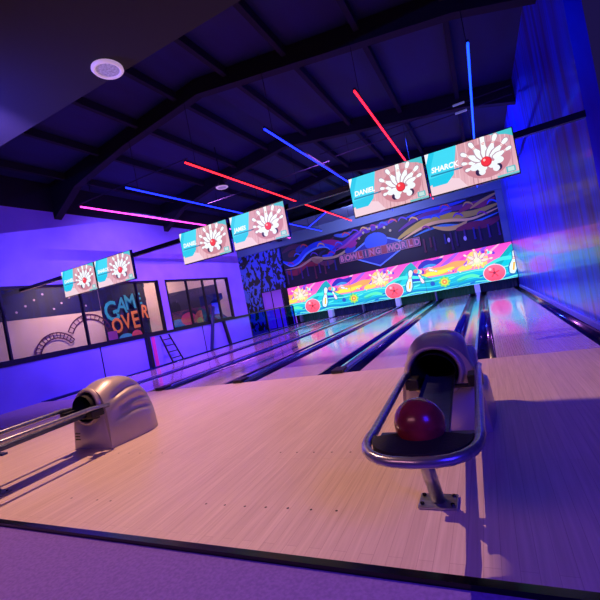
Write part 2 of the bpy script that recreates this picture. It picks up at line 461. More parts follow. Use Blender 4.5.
# painted mural above the screen
MX0, MX1, MZ0, MZ1 = -8.93, XR-.26, 1.90, 4.06
def mural():
    a = Art((MX0, L+.10, MZ0), (1, 0, 0), (0, 0, 1), .0006); W = MX1-MX0; H = MZ1-MZ0; a.clip = (0, 0, W, H)
    nv = (7, 7, 34)
    a.rect(0, 0, W, H, nv)
    def st(P, w, c, t=True): a.stroke([(x-MX0, z-MZ0) for x, z in P], w, c, t)
    bl, pu, mg, cr, rd = (20, 60, 215), (74, 30, 150), (140, 24, 120), (175, 150, 120), (135, 22, 50)
    # left swirls
    st([(-8.9, 3.75), (-8.2, 3.95), (-7.4, 3.7), (-6.6, 3.6), (-5.9, 3.9)], .3, (70, 22, 60))
    st([(-8.9, 2.75), (-8.3, 2.6), (-7.7, 2.9), (-7.0, 2.75)], .34, rd)
    st([(-9.0, 3.35), (-8.5, 3.1), (-8.0, 3.2), (-7.5, 3.55), (-6.9, 3.72), (-6.3, 3.62), (-6.05, 3.3), (-6.3, 3.08), (-6.7, 3.12)], .34, bl)
    st([(-8.9, 3.25), (-8.5, 2.98), (-8.0, 3.08), (-7.5, 3.42), (-6.9, 3.58), (-6.4, 3.5), (-6.22, 3.3)], .1, (90, 140, 235))
    st([(-7.5, 3.2), (-7.0, 3.1), (-6.7, 3.3), (-6.45, 3.36)], .12, (14, 22, 90))
    st([(-8.9, 2.86), (-8.0, 2.86), (-7.2, 3.12), (-6.6, 2.98), (-5.9, 2.95), (-5.2, 3.2), (-4.8, 3.35)], .13, cr)
    st([(-7.3, 3.12), (-7.0, 2.92), (-6.7, 2.98)], .26, (150, 120, 90))
    st([(-6.9, 2.8), (-6.5, 2.72), (-6.1, 2.75)], .26, (90, 40, 80))
    st([(-6.6, 3.85), (-6.0, 3.65), (-5.5, 3.4), (-5.0, 3.55), (-4.4, 3.75)], .34, mg)
    st([(-6.1, 3.3), (-5.3, 3.55), (-4.5, 3.78), (-3.6, 3.86), (-2.8, 3.98)], .26, pu)
    st([(-6.0, 3.2), (-5.4, 3.38), (-4.9, 3.66), (-4.2, 3.98)], .1, (140, 60, 150))
    st([(-5.9, 3.98), (-5.4, 3.86), (-5.0, 3.92)], .2, (60, 90, 190))
    for x, z, w, c in ((-8.3, 3.6, .28, (80, 30, 40)), (-7.8, 3.75, .3, (30, 50, 150)), (-5.2, 3.12, .3, (40, 50, 160)), (-5.05, 3.32, .24, mg)):
        a.disc(x-MX0, z-MZ0, w, c, w*.55, .3)
    # right swirls
    st([(-2.9, 3.05), (-2.2, 3.35), (-1.4, 3.55), (-.5, 3.5), (.4, 3.4), (1.4, 3.55)], .32, (190, 165, 60))
    st([(-2.7, 2.98), (-2.1, 3.2), (-1.4, 3.38), (-.6, 3.34), (.3, 3.18), (1.4, 3.38)], .14, (235, 190, 120))
    st([(-2.2, 3.0), (-1.6, 3.14), (-.9, 3.18), (-.1, 3.0), (.6, 3.04), (1.4, 3.2)], .12, (60, 130, 190))
    st([(-1.3, 3.22), (-.8, 3.02), (-.3, 2.98), (.1, 3.12)], .2, (215, 180, 90))
    st([(-2.8, 3.4), (-2.1, 3.7), (-1.2, 3.88), (-.2, 3.78), (.7, 3.8), (1.4, 3.98)], .22, (90, 30, 120))
    st([(-2.4, 3.9), (-1.5, 4.02), (-.6, 3.98), (.2, 4.02)], .16, bl)
    st([(-1.8, 3.72), (-1.0, 3.7), (-.4, 3.72)], .14, (50, 60, 190))
    st([(-.2, 3.56), (.3, 3.72), (.8, 3.66), (1.3, 3.82)], .24, (140, 40, 80))
    st([(.3, 3.6), (.8, 3.82), (1.4, 4.0)], .12, (200, 160, 80))
    st([(-.4, 2.86), (.2, 2.9), (.8, 2.84), (1.4, 3.0)], .34, (120, 24, 60))
    st([(-.9, 3.76), (-.7, 3.86), (-.4, 3.84)], .1, (120, 70, 200))
    for k in range(22):                       # small filler curls
        x = -8.7+k*.46; z = 3.05+((k*.37) % .9)
        if -5.3 < x < -2.6 and z < 3.75: z = 3.86
        st([(x, z), (x+.14, z+.13), (x+.32, z+.06), (x+.4, z-.06)], .07, [(150, 40, 130), (40, 90, 220), (200, 70, 70), (90, 50, 180), (210, 170, 90)][k % 5])
    # drips
    for k in range(34):
        x = -8.8+k*.3+random.uniform(-.1, .1)
        if -5.9 < x < -1.9: continue
        z = random.uniform(2.05, 2.55); c = random.choice([(60, 28, 110), (90, 30, 60), (28, 30, 120), (50, 20, 80)])
        a.rect(x-MX0, z-MZ0, x-MX0+.07, 2.8-MZ0, c); a.disc(x-MX0+.035, z-MZ0, .055, c, n=10)
    for x, z in ((-.75, 2.5), (-.1, 2.42)): a.disc(x-MX0, z-MZ0, .06, (190, 180, 220), .1)
    # diamond behind the sign
    cx = -3.9-MX0; cz = 2.78-MZ0
    a.poly([(cx-1.55, cz), (cx, cz-.78), (cx+1.55, cz), (cx, cz+.78)], (100, 140, 225))
    a.poly([(cx-1.4, cz), (cx, cz-.7), (cx+1.4, cz), (cx, cz+.7)], (16, 34, 130))
    a.disc(cx, cz+.42, .55, (40, 80, 190), .42)
    for k, t in enumerate((-1.05, -.62, -.2, .2, .62, 1.05)):
        r0 = .5; x = cx+r0*1.15*math.sin(t); z = cz+.42+r0*.8*math.cos(t)
        a.pin(x, z, .36, PI/2-t, (12, 12, 26), (12, 12, 26)); a.disc(x+.3*math.sin(t), z+.26*math.cos(t), .06, (175, 165, 120))
    return a.done('wall_mural', vc_mat('mural_paint', 0, .6))
tag(mural(), 'dark painted mural of swirling purple, blue and cream ribbons with drips above the glowing screen', 'mural')
struct(bxo('wall_back', -9.0, XR, L+.12, L+.3, ZM+.3, 5.4, blackfr_m))
struct(bxo('wall_back', -9.0, XR, L+.6, L+.7, -.2, 1.2, blackfr_m))
# letter tiles
sg = empty('lettered_sign', (-3.87, L+.03, 2.5)); tag(sg, 'row of pink outlined letter tiles reading BOWLING WORLD on the mural', 'sign')
sw = [(40, 60, 190), (180, 40, 80)]
pattern = [0, 0, 0, 1, 0, 1, 0, 1, 0, 0, 0, 1, 0]
tm = vc_mat('letter_tile_paint', .55, .5)
for k, ch in enumerate('BOWLING WORLD'):
    x = -1.95+k*.3
    a = Art((x, 0, .04), (1, 0, 0), (0, 0, 1), .0012)
    a.rect(0, 0, .29, .40, (190, 110, 200)); a.rect(.018, .018, .272, .382, (26, 36, 140) if not pattern[k] else (150, 24, 80))
    if ch != ' ': a.text(ch, .145, .075, .38, (200, 110, 215), sx=.82, align='CENTER', bold=.016)
    a.done('letter_tile', tm, sg)
bxo('sign_back', -1.96, 1.96, .008, .055, .03, .45, blackgloss_m, sg)
# bulkhead and side trim
struct(bxo('trim_3', -12.3, XR, L-.12, L+.12, 4.08, 4.62, bulk_m))
struct(bxo('trim_4', MX1, XR-.005, L-.08, L+.12, 1.9, 4.08, bulk_m))
struct(bxo('ceiling_alcove', -12.3, XR, L-2.3, L-.12, 4.62, 4.66, bulk_m))

# ------------------------------------------------------------------ left wall
wl = bmesh.new()
T = .16
box(wl, XL-T, XL, -7, 8.6, 2.56, 4.32); obj_wl = struct(obj('wall_left', wl, violet_m))
struct(bxo('trim_7', XL-T, XL+.02, -7, L-.2, 4.32, 5.3, beam_m))
wl = bmesh.new(); box(wl, XL-T, XL, -7, 8.6, -.2, .90); struct(obj('wall_left', wl, panelv_m))
struct(bxo('wall_left', XL-T, XL, 3.98, 4.26, .90, 2.56, violet_m))
struct(bxo('wall_left', XL-T, XL, 7.62, 8.6, .90, 2.56, violet_m))
struct(bxo('wall_left', XL-T, XL, -7, -2.2, .90, 2.56, violet_m))
# panel joints on the lower wall, black capping rail
struct(bxo('trim_5', XL-T-.01, XL+.03, -7, 8.6, .90, .98, blackfr_m))
gl = glass_mat('window_glass', (225, 220, 240))
def window(n, y0, y1, mull):
    w = empty('window_%d' % n, (XL-.05, (y0+y1)/2, .98)); c = (y0+y1)/2
    struct(w, 'wide interior window with black frame, %s' % ('left of the pair' if n == 1 else 'right of the pair'), 'window')
    bm = bmesh.new()
    for a, b in ((y0, y0+.06), (y1-.06, y1)): box(bm, -.05, .06, a-c, b-c, 0, 1.58)
    box(bm, -.05, .06, y0-c, y1-c, 1.52, 1.58); box(bm, -.05, .06, y0-c, y1-c, 0, .04)
    obj('window_frame', bm, blackfr_m, w)
    for y in mull: bxo('mullion', -.03, .05, y-.02-c, y+.02-c, .04, 1.52, blackfr_m, w)
    bxo('pane', -.004, .004, y0+.05-c, y1-.05-c, .03, 1.53, gl, w)
window(1, -2.2, 3.98, [-.4, 1.38, 3.12])
window(2, 4.26, 7.62, [5.25, 6.1, 6.85])
for y in (1.62, 5.62): struct(bxo('trim_6', XL+.001, XL+.012, y-.012, y+.012, 0, .9, blackfr_m))

# room behind the windows
RX = -11.7
struct(bxo('wall_side_room', RX-.1, RX, -5, L+.1, -.2, 4.6, cream_m))
struct(bxo('floor_side_room', RX, XL-T, -5, 8.55, -.2, -.1, mat('room_floor', (90, 70, 110), .5)))
struct(bxo('ceiling_side_room', RX, XL-T, -5, 8.6, 3.5, 3.6, mat('room_ceiling', (14, 12, 34), .7)))
def go_art():
    W = 2.05; a = Art((RX+.003, 4.26, .8), (0, 1, 0), (0, 0, 1), .002); a.clip = (0, 0, W, 2.3)
    a.rect(0, 0, W, 2.3, (20, 18, 42))
    for k in range(26):
        a.disc(random.uniform(.1, W), random.uniform(.1, 2.2), random.uniform(.06, .2), random.choice([(36, 24, 80), (16, 40, 90), (60, 22, 60), (10, 10, 26)]), random.uniform(.05, .14), random.uniform(0, 3), n=9)
    for x, y, ch, s_, r_ in ((.10, .82, 'G', 1.0, .16), (.58, 1.16, 'A', .78, -.12), (.98, 1.2, 'M', .78, .08), (1.52, 1.34, 'E', .62, .1)):
        a.text(ch, x+.03, y-.04, s_, (10, 30, 60), rot=r_, bold=.03, sx=.85); a.text(ch, x, y, s_, (48, 175, 205), rot=r_, bold=.014, sx=.85)
    for x, y, ch, s_, r_ in ((.26, .40, 'O', .74, .1), (.74, .50, 'V', .76, .1), (1.14, .48, 'E', .9, .05), (1.6, .84, 'R', .7, -.15)):
        a.text(ch, x+.03, y-.04, s_, (70, 20, 20), rot=r_, bold=.03, sx=.8); a.text(ch, x, y, s_, (246, 140, 66), rot=r_, bold=.015, sx=.8)
    a.rect(.02, .05, .4, .5, (150, 60, 180)); a.disc(.75, .2, .3, (70, 170, 225), .14); a.disc(1.25, .22, .24, (225, 80, 110), .18)  # patches paint in the glowing screen's reflection along the bottom
    return a.done('graffiti_mural', vc_mat('graffiti_paint', 0, .6))
tag(go_art(), 'dark graffiti mural reading GAME OVER in teal and orange behind the left window', 'mural')
def dark_panel():
    a = Art((RX+.003, 7.35, .5), (0, 1, 0), (0, 0, 1), .002)
    a.poly([(0, 0), (3.5, 0), (3.6, 2.25), (0, 1.95)], (58, 50, 84))
    a.disc(.5, 1.3, .3, (34, 28, 60)); a.rect(.1, 0, 3.4, .55, (60, 60, 130)); a.disc(.5, .6, .5, (40, 140, 200), .22); a.disc(1.2, .75, .5, (225, 70, 130), .3); a.disc(2.0, .7, .4, (225, 90, 110), .36); a.disc(1.9, .55, .2, (200, 215, 130))  # coloured lower discs paint in the glowing screen's reflection
    a.rect(3.0, .2, 3.35, 1.6, (40, 50, 200))  # blue strip paints in a reflection in the window glass
    return a.done('wall_poster', MATS['graffiti_paint'])
tag(dark_panel(), 'wide dark grey wall panel with painted-in screen reflections along its lower edge behind the right window', 'panel')
# coaster rail painted on the cream wall
def coaster():
    a = Art((RX+.003, 1.75, .8), (0, 1, 0), (0, 0, 1), .002); c = (92, 40, 62)
    a.rect(-3.5, 1.28, 2.5, 2.8, (26, 22, 60))  # dark band paints in the ceiling's reflection in the glass
    for k in range(9): a.disc(-.2+k*.27, 1.5+.16*((k*5) % 4), .035, (200, 170, 190), n=8)  # pale dots paint in lights within that reflection
    def arc(cx, cy, r, t0, t1):
        for rr in (r, r-.16): a.stroke([(cx+rr*math.cos(t0+(t1-t0)*k/8), cy+rr*math.sin(t0+(t1-t0)*k/8)) for k in range(9)], .045, c)
        for k in range(14):
            t = t0+(t1-t0)*k/13; a.stroke([(cx+r*math.cos(t), cy+r*math.sin(t)), (cx+(r-.16)*math.cos(t), cy+(r-.16)*math.sin(t))], .03, c)
    arc(1.95, .35, .85, 0.0, 2.7); arc(.75, .05, .7, .6, 3.0)
    return a.done('rail_mural', MATS['graffiti_paint'])
tag(coaster(), 'painted brown roller coaster track arcs on the cream wall seen through the left window', 'mural')
# added box imitating a blue reflection in the right window
t = empty('blue_reflection', (-10.9, 9.3, -.1)); tag(t, 'blue glowing box added behind the right window in place of a reflection', 'reflection stand-in')
bm = bmesh.new()
pr = [(-.35, 0), (.35, 0), (.35, .95), (.5, 1.1), (.25, 1.3), (.2, 1.9), (.42, 2.0), (.4, 2.25), (-.35, 2.25)]
for s_ in (0,):
    A = [bm.verts.new((x, -.35, z)) for x, z in pr]; B = [bm.verts.new((x, .35, z)) for x, z in pr]
    for k in range(len(pr)): bm.faces.new([A[k], A[(k+1) % len(pr)], B[(k+1) % len(pr)], B[k]])
    bm.faces.new(A); bm.faces.new(B)
obj('reflection_box', bm, mat('reflection_blue', (26, 30, 110), .4), t)
bm = bmesh.new(); v = [bm.verts.new(p) for p in ((.262, -.28, 1.34), (.262, .28, 1.34), (.212, .28, 1.86), (.212, -.28, 1.86))]; bm.faces.new(v)
obj('reflection_glow', bm, mat('reflection_emit', (20, 40, 160), .3, emit=(30, 60, 235), es=1.0), t)

# ladder, leaning pole, post on the lane side of the wall
t = empty('step_ladder', (XL+.3, 3.8, 0)); tag(t, 'small dark ladder leaning on the violet lower wall', 'ladder')
for s_ in (-.22, .22):
    bm = bmesh.new(); bar(bm, (.10, s_, .021), (-.26, s_*.8, .86), .035); obj('ladder_rail', bm, blackfr_m, t)
for k in range(4):
    q = (k+.7)/4.4; bm = bmesh.new(); bar(bm, (.10-.36*q, -.21*(1-.2*q), .84*q+.02), (.10-.36*q, .21*(1-.2*q), .84*q+.02), .03); obj('rung', bm, blackfr_m, t)
bm = bmesh.new(); bar(bm, (XL+.07, 3.1, .021), (XL+.07, 3.1, .9), .11, .11); tag(obj('black_post', bm, blackfr_m), 'thick black post against the violet wall between the two windows', 'post')
bm = bmesh.new(); bar(bm, (XL+.12, 5.75, .021), (XL+.05, 6.35, 1.5), .08, .08); tag(obj('leaning_pole', bm, mat('navy_pole', (24, 22, 90), .5)), 'dark blue pole leaning against the violet wall under the right window', 'pole')
bm = bmesh.new(); bar(bm, (XL+.06, 6.95, .021), (XL+.06, 6.78, .9), .09, .09); tag(obj('black_post', bm, blackfr_m), 'slim black post on the violet wall below the right window', 'post')
bxo_s = bxo('pink_strip', XL+.001, XL+.02, 3.3, 3.42, .02, .88, mat('pink_panel', (210, 60, 150), .5, emit=(200, 40, 140), es=.08)); tag(bxo_s, 'narrow pink strip on the violet wall next to the thick black post', 'panel')

# glass railing beyond the window wall
t = empty('glass_railing', (XL-.03, 8.6, 0)); tag(t, 'clear glass railing with black posts continuing from the window wall to the back', 'railing')
bm = bmesh.new(); bar(bm, (0, 0, .98), (0, L-9.0, .98), .05, .05); obj('top_rail', bm, blackfr_m, t)
for k in range(4):
    y = .05+k*1.40; bxo('railing_post', -.025, .025, y-.025, y+.025, -.14, .96, blackfr_m, t)
    if k < 3: bxo('railing_pane', -.004, .004, y+.03, y+1.37, .03, .95, glass_mat('rail_glass%d' % k, (140, 140, 240), ior=1.12), t)
struct(bxo('wall_left', XL-.10, XL-.0, 8.6, L, -.2, .02, panelv_m))
struct(bxo('floor_alcove', RX, XL-.1, 8.6, L+.1, -.2, -.1, mat('alcove_floor', (60, 50, 140), .5)))
# alcove walls with camouflage lettering panel and lit doorway
cam_m = mat('camouflage_panel', (50, 60, 190), .6); nt = cam_m.node_tree; n = nt.nodes; l = nt.links
tc = n.new('ShaderNodeTexCoord'); mp = n.new('ShaderNodeMapping'); mp.inputs['Scale'].default_value = (3.2, 1, 1.7)
nz = n.new('ShaderNodeTexNoise'); nz.inputs['Scale'].default_value = 1.5; nz.inputs['Detail'].default_value = 1.5; nz.inputs['Distortion'].default_value = 1.1
rp = n.new('ShaderNodeValToRGB'); rp.color_ramp.interpolation = 'CONSTANT'
rp.color_ramp.elements[0].color = (*lin((6, 6, 26)), 1); rp.color_ramp.elements[1].position = .5; rp.color_ramp.elements[1].color = (*lin((62, 82, 205)), 1)
l.new(tc.outputs['Object'], mp.inputs['Vector']); l.new(mp.outputs['Vector'], nz.inputs['Vector']); l.new(nz.outputs['Fac'], rp.inputs['Fac'])
l.new(rp.outputs['Color'], n['Principled BSDF'].inputs['Base Color'])
bm = bmesh.new(); DX0, DX1 = -10.55, -9.25
box(bm, RX, DX0, L-.02, L+.1, -.14, 4.08); box(bm, DX0, DX1, L-.02, L+.1, 1.95, 4.08); box(bm, DX1, -8.98, L-.02, L+.1, 1.95, 4.08)
tag(struct(obj('wall_alcove', bm, cam_m)), 'blue and black camouflage patterned wall left of the mural', 'wall')
struct(bxo('wall_alcove', DX1, -8.96, L-.02, L+.1, -.14, 1.95, blackfr_m))
struct(bxo('wall_alcove', -12.3, -8.9, L+1.2, L+1.3, -.2, 2.5, mat('door_glow', (170, 110, 250), .6, emit=(140, 70, 240), es=.55)))
d = empty('door_1', ((DX0+DX1)/2, L-.03, -.1)); struct(d, 'open doorway glowing violet in the camouflage wall', 'doorway')
for x in (-.65, .61): bxo('door_frame', x, x+.04, -.03, .0, 0, 2.05, blackfr_m, d)
bxo('door_frame', -.65, .65, -.03, 0, 2.01, 2.06, blackfr_m, d)
bxo('door_frame', -.02, .02, -.03, 0, .0, 2.01, blackfr_m, d)

# ------------------------------------------------------------------ ceiling
def roofz(x): return 5.62-.13*abs(x+3.9)
bm = bmesh.new()
xs = [-12.4, -8.6, -3.9, XR+.2]
A = [bm.verts.new((x, -9, roofz(x))) for x in xs]; B = [bm.verts.new((x, L+.2, roofz(x))) for x in xs]
for k in range(3): bm.faces.new([A[k], A[k+1], B[k+1], B[k]])
ceil = struct(obj('ceiling', bm, deck_m), 'dark navy sheet roof on steel frames', 'ceiling')
for y in (-2.6, 1.15, 4.75, 8.4, 11.6):
    bm = bmesh.new()
    pts = [(XL-.0, -.86), (XL+.9, -.44), (XL+2.6, -.30), (-3.9, -.30), (XR-1.0, -.36), (XR, -.5)]
    for (xa, da), (xb, db) in zip(pts, pts[1:]):
        vs = []
        for x, dd in ((xa, da), (xb, db)):
            for yy in (y-.09, y+.09):
                for z in (roofz(x)-.01, roofz(x)+dd): vs.append(bm.verts.new((x, yy, z)))
        for q in ((0, 1, 3, 2), (4, 6, 7, 5), (0, 4, 5, 1), (2, 3, 7, 6), (0, 2, 6, 4), (1, 5, 7, 3)): bm.faces.new([vs[i] for i in q])
    obj('rafter', bm, beam_m, ceil)
for x in (-8.0, -6.75, -5.5, -4.4, -3.2, -2.0, -.75, .5):
    bm = bmesh.new(); z = roofz(x); box(bm, x-.045, x+.045, -9, L, z-.16, z-.005); obj('purlin', bm, beam_m, ceil)

# dropped soffit with round fitting
so = struct(bxo('ceiling_soffit', -8.6, XR+1, -6.5, -2.70, 3.2, 3.5, soff_m))
def round_fitting(loc, r, name, label, cat, hang=0):
    t = empty(name, loc); tag(t, label, cat)
    bm = bmesh.new()
    prof = [(r*.6, .002), (r, .0), (r*1.02, -.012), (r*.9, -.028), (r*.76, -.02), (r*.7, -.006)]
    n = 32; rings = [[bm.verts.new((q*math.cos(2*PI*k/n), q*math.sin(2*PI*k/n), z)) for k in range(n)] for q, z in prof]
    for a, b in zip(rings, rings[1:]+rings[:1]):
        for k in range(n): bm.faces.new([a[k], a[(k+1) % n], b[(k+1) % n], b[k]])
    obj('rim', bm, mat('fitting_white', (205, 195, 215), .5, emit=(215, 180, 200), es=.5), t, smooth=True)  # rim glow is painted light; the soffit fitting is unlit
    bm = bmesh.new(); cyl(bm, (0, 0, -.016), r*.74, .012, 32); obj('diffuser', bm, noise_mat('fitting_grille', (150, 135, 165), (190, 180, 205), (60, 60, 60), .5, emit=.3), t)  # grille glow is likewise light put into the material
    if hang:
        bm = bmesh.new(); cyl(bm, (0, 0, .003), r*.75, .14, 24, r*.4); obj('canister', bm, beam_m, t, smooth=False)
        bm = bmesh.new(); cyl(bm, (0, 0, .12), .012, hang, 8); obj('hanging_rod', bm, beam_m, t)
round_fitting((-2.0, -2.82, 3.19), .118, 'ceiling_speaker', 'round white ceiling fitting set in the grey soffit at top left', 'ceiling fitting')
round_fitting((-5.13, 3.2, 4.3), .15, 'pendant_speaker', 'small round fitting hanging from the dark roof between blue and red neon tubes', 'ceiling fitting', .9)

# neon tubes
neon = [(-7.15, (255, 62, 205), 'pink', 10.9), (-5.74, (22, 40, 255), 'blue', 11.3), (-4.17, (255, 34, 40), 'red', 10.8),
        (-2.45, (22, 40, 255), 'blue', 10.9), (-.876, (255, 26, 40), 'red', 10.9), (.69, (14, 62, 255), 'blue', 10.9)]
nlab = ['pink neon tube nearest the left wall under the roof', 'blue neon tube second from the left wall, next to the pink one', 'red neon tube above the middle pair of scoreboards',
        'blue neon tube ending over the left edge of the right scoreboards', 'red neon tube running down to the right pair of scoreboards', 'rightmost blue neon tube close to the blue wall']
def neon_tube(a, b, c, label, group='neon tubes under the roof'):
    t = empty('neon_tube', a); tag(t, label, 'neon tube', group)
    A = Vector(a); Bv = Vector(b)-A
    bm = bmesh.new(); tube(bm, [(0, 0, 0), Bv], .017, 10)
    obj('lit_tube', bm, mat('neon_%d_%d_%d' % c, c, .4, emit=c, es=4.0), t)
    bm = bmesh.new(); bar(bm, Vector((0, 0, .034)), Bv+Vector((0, 0, .034)), .035, .03); obj('tube_channel', bm, beam_m, t)
    for q in (.03, .5, .97):
        bm = bmesh.new(); p = Bv*q; z = roofz(A.x+p.x)-.01-A.z; bar(bm, p+Vector((0, 0, .05)), Vector((p.x, p.y, z)), .008); obj('hanging_wire', bm, beam_m, t)
for (x, c, nm, y1), lb in zip(neon, nlab): neon_tube((x, .70, 4.0), (x, y1, 4.0), c, lb)
neon_tube((-4.22, 7.95, 4.0), (-5.68, 9.7, 4.0), (22, 40, 255), 'short diagonal blue neon tube joining the red and blue tubes far back')
# thin conduits
cond_m = mat('conduit', (22, 24, 52), .6)
for k, (y, xa, xb, z, lb) in enumerate(((.70, -7.2, -4.1, 4.06, 'thin conduit linking the front ends of the three left neon tubes'), (3.4, -5.8, -2.3, 4.08, 'thin conduit crossing above the second pair of scoreboards'),
                            (4.3, -2.4, 1.5, 4.46, 'lower of two thin pipes crossing the roof at upper right'), (4.3, -2.8, 1.5, 4.64, 'upper of two thin pipes crossing the roof at upper right'))):
    bm = bmesh.new(); tube(bm, [(xa, y, z), (xb, y, z)], .012, 8); tag(obj('ceiling_conduit', bm, cond_m), lb, 'pipe', 'thin pipes under the roof')
for k, (px, z) in enumerate(((.52, 4.46), (.50, 4.64))):
    bm = bmesh.new(); box(bm, px-.12, px+.12, 4.28, 4.32, z-.02, z+.02, 0, .008)
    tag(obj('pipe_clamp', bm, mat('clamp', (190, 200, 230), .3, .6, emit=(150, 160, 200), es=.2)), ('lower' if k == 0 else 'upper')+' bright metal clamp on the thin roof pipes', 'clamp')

# ------------------------------------------------------------------ scoreboards on a black bar
MY = -.104
bm = bmesh.new(); bar(bm, (XL, .0, 2.46), (XR, .0, 2.46), .06, .07); tag(obj('monitor_rail', bm, blackgloss_m), 'long square black bar carrying the hanging scoreboards', 'rail')
scr_m = vc_mat('monitor_pixels', 1.1)
def monitor(x0, name_text, label):
    w, h = .935, .50
    t = empty('scoreboard_monitor', (x0+w/2, MY, 2.035)); tag(t, label, 'monitor', 'scoreboard monitors over the foul line')
    bm = bmesh.new(); box(bm, -w/2-.012, w/2+.012, .006, .06, -.012, h+.012, 0, .006); obj('monitor_case', bm, blackgloss_m, t)
    for q in (-.3, .3): bxo('mount', q-.02, q+.02, .0605, .073, .2, .42, beam_m, t)
    a = Art((-w/2, .003, 0), (.935/.965, 0, 0), (0, 0, 1), .00012); w = .965; a.clip = (0, 0, w, h)
    a.rect(0, 0, w, h, (226, 178, 186), (206, 150, 160))
    for k in range(16):
        x = .25+k*.047; a.stroke([(x, 0), (x+.03, h)], .014, random.choice([(214, 160, 168), (190, 130, 140), (232, 190, 196)]), True)
    a.poly([(0, 0), (.42, 0), (.34, .12), (.2, .16), (0, .12)], (236, 205, 214))
    a.poly([(0, .12), (.03, .13), (.03, .10), (.2, .10), (.2, .14), (.245, .14), (.245, .18), (.29, .18), (.37, h), (0, h)], (20, 196, 226))
    a.poly([(0, .2), (.3, .22), (.37, h), (.12, h), (.05, .34)], (60, 212, 236))
    a.poly([(0, .38), (.05, h), (0, h)], (240, 240, 250))
    a.text(name_text, .045, .265, .085, (250, 252, 255), sx=.95, shear=.15, bold=.003)
    a.rect(.03, .222, .40, .240, (20, 130, 170)); a.rect(.36, .222, .50, .236, (110, 60, 80))
    a.poly([(.72, h), (.965, h), (.965, h-.09), (.9, h-.05)], (70, 190, 200))
    a.rect(.84, .03, .935, .095, (90, 185, 190)); a.rect(.855, .04, .92, .085, (190, 220, 215)); a.rect(.74, .0, .965, .022, (110, 195, 200))
    cx, cy = .655, .215
    a.disc(cx, cy+.02, .26, (196, 128, 138), .2)
    for ang, r0, h_ in ((168, .07, .20), (145, .07, .24), (118, .06, .25), (90, .05, .26), (63, .06, .26), (38, .07, .25), (190, .05, .19), (18, .08, .21)):
        t_ = math.radians(ang); a.pin(cx+r0*math.cos(t_), cy+r0*math.sin(t_)*.8, h_, t_, (240, 246, 246), (226, 90, 90), (176, 140, 160))
    for dx in (-.09, .11): a.disc(cx+dx, cy-.095, .042, (40, 24, 60)); a.disc(cx+dx+(-.02 if dx > 0 else .03), cy-.1, .036, (236, 240, 245))
    for dx, dy in ((-.13, -.03), (.13, -.02), (-.05, -.06), (.06, -.05)): a.disc(cx+dx, cy+dy, .05, (235, 242, 244), .038)
    a.disc(cx, cy, .058, (190, 30, 40)); a.disc(cx-.003, cy+.004, .05, (238, 50, 52)); a.disc(cx-.018, cy+.022, .014, (255, 190, 180))
    a.done('screen', scr_m, t)
    bm = bmesh.new(); box(bm, -.0+w/2-.1, w/2-.04, -.004, -.001, -.009, -.003); obj('indicator', bm, mat('indic', (120, 140, 160), .4), t)
for x0, nm, lb in ((-7.01, 'DANIEL', 'left screen of the leftmost scoreboard pair, at the edge over the left wall'), (-6.03, 'SHARCK', 'right screen of the leftmost scoreboard pair, above the GAME OVER mural'),
                   (-3.935, 'DANIEL', 'left screen of the middle scoreboard pair'), (-2.925, 'JAMES', 'right screen of the middle scoreboard pair'),
                   (-1.0, 'DANIEL', 'left screen of the large rightmost scoreboard pair'), (-.03, 'SHARCK', 'rightmost and largest scoreboard screen beside the blue wall')):
    monitor(x0, nm, lb)

# ------------------------------------------------------------------ ball returns
HX = -.045
def hood_shell(bm, y0, y1):
    """moulded shell: arches lofted from the open front (-y) to the rounded rear"""
    NU, NV = 56, 30; rings = []
    for j in range(NV+1):
        s_ = j/NV; y = y0+(y1-y0)*s_
        w = .268+.03*math.sin(min(1, s_*1.5)*PI/2)
        drop = max(0, (s_-.45)/.55)
        h = (.60+.07*math.sin(min(1, s_*3)*PI/2))*math.sqrt(max(0, 1-(drop**2.2)*.62))
        w *= math.sqrt(max(.0, 1-(max(0, (s_-.6)/.4)**2.4)*.45))
        lean = .03*(1-s_)
        ring = []
        for i in range(NU+1):
            t = PI*i/NU; c, sn = math.cos(t), math.sin(t); e = 2/2.9
            x = w*math.copysign(abs(c)**e, c); z = h*abs(sn)**e
            q = abs(c)                                   # flutes on both sides
            fade = max(0, min(1, (s_-.05)*5))*max(0, min(1, (.97-s_)*4))
            zz = z/h; d_ = 0
            for cz, sl in ((.90, .25), (.66, .20), (.50, .10)):
                off = (zz-(cz-sl*(.8-s_)))/.045
                d_ += math.exp(-off*off)*(.012+.014*s_)
            side = max(0, min(1, (q-.25)*3))
            k = 1-d_*fade*side/max(w, .01)*2.2
            ring.append(bm.verts.new((HX+x*k*(1+.07*(1-zz)), y+lean*zz*2, z*(1-(1-k)*.4))))
        rings.append(ring)
    for a, b in zip(rings, rings[1:]):
        for i in range(NU): bm.faces.new([a[i], a[i+1], b[i+1], b[i]])
    bm.faces.new(rings[-1])
    return [v.co.copy() for v in rings[0]]

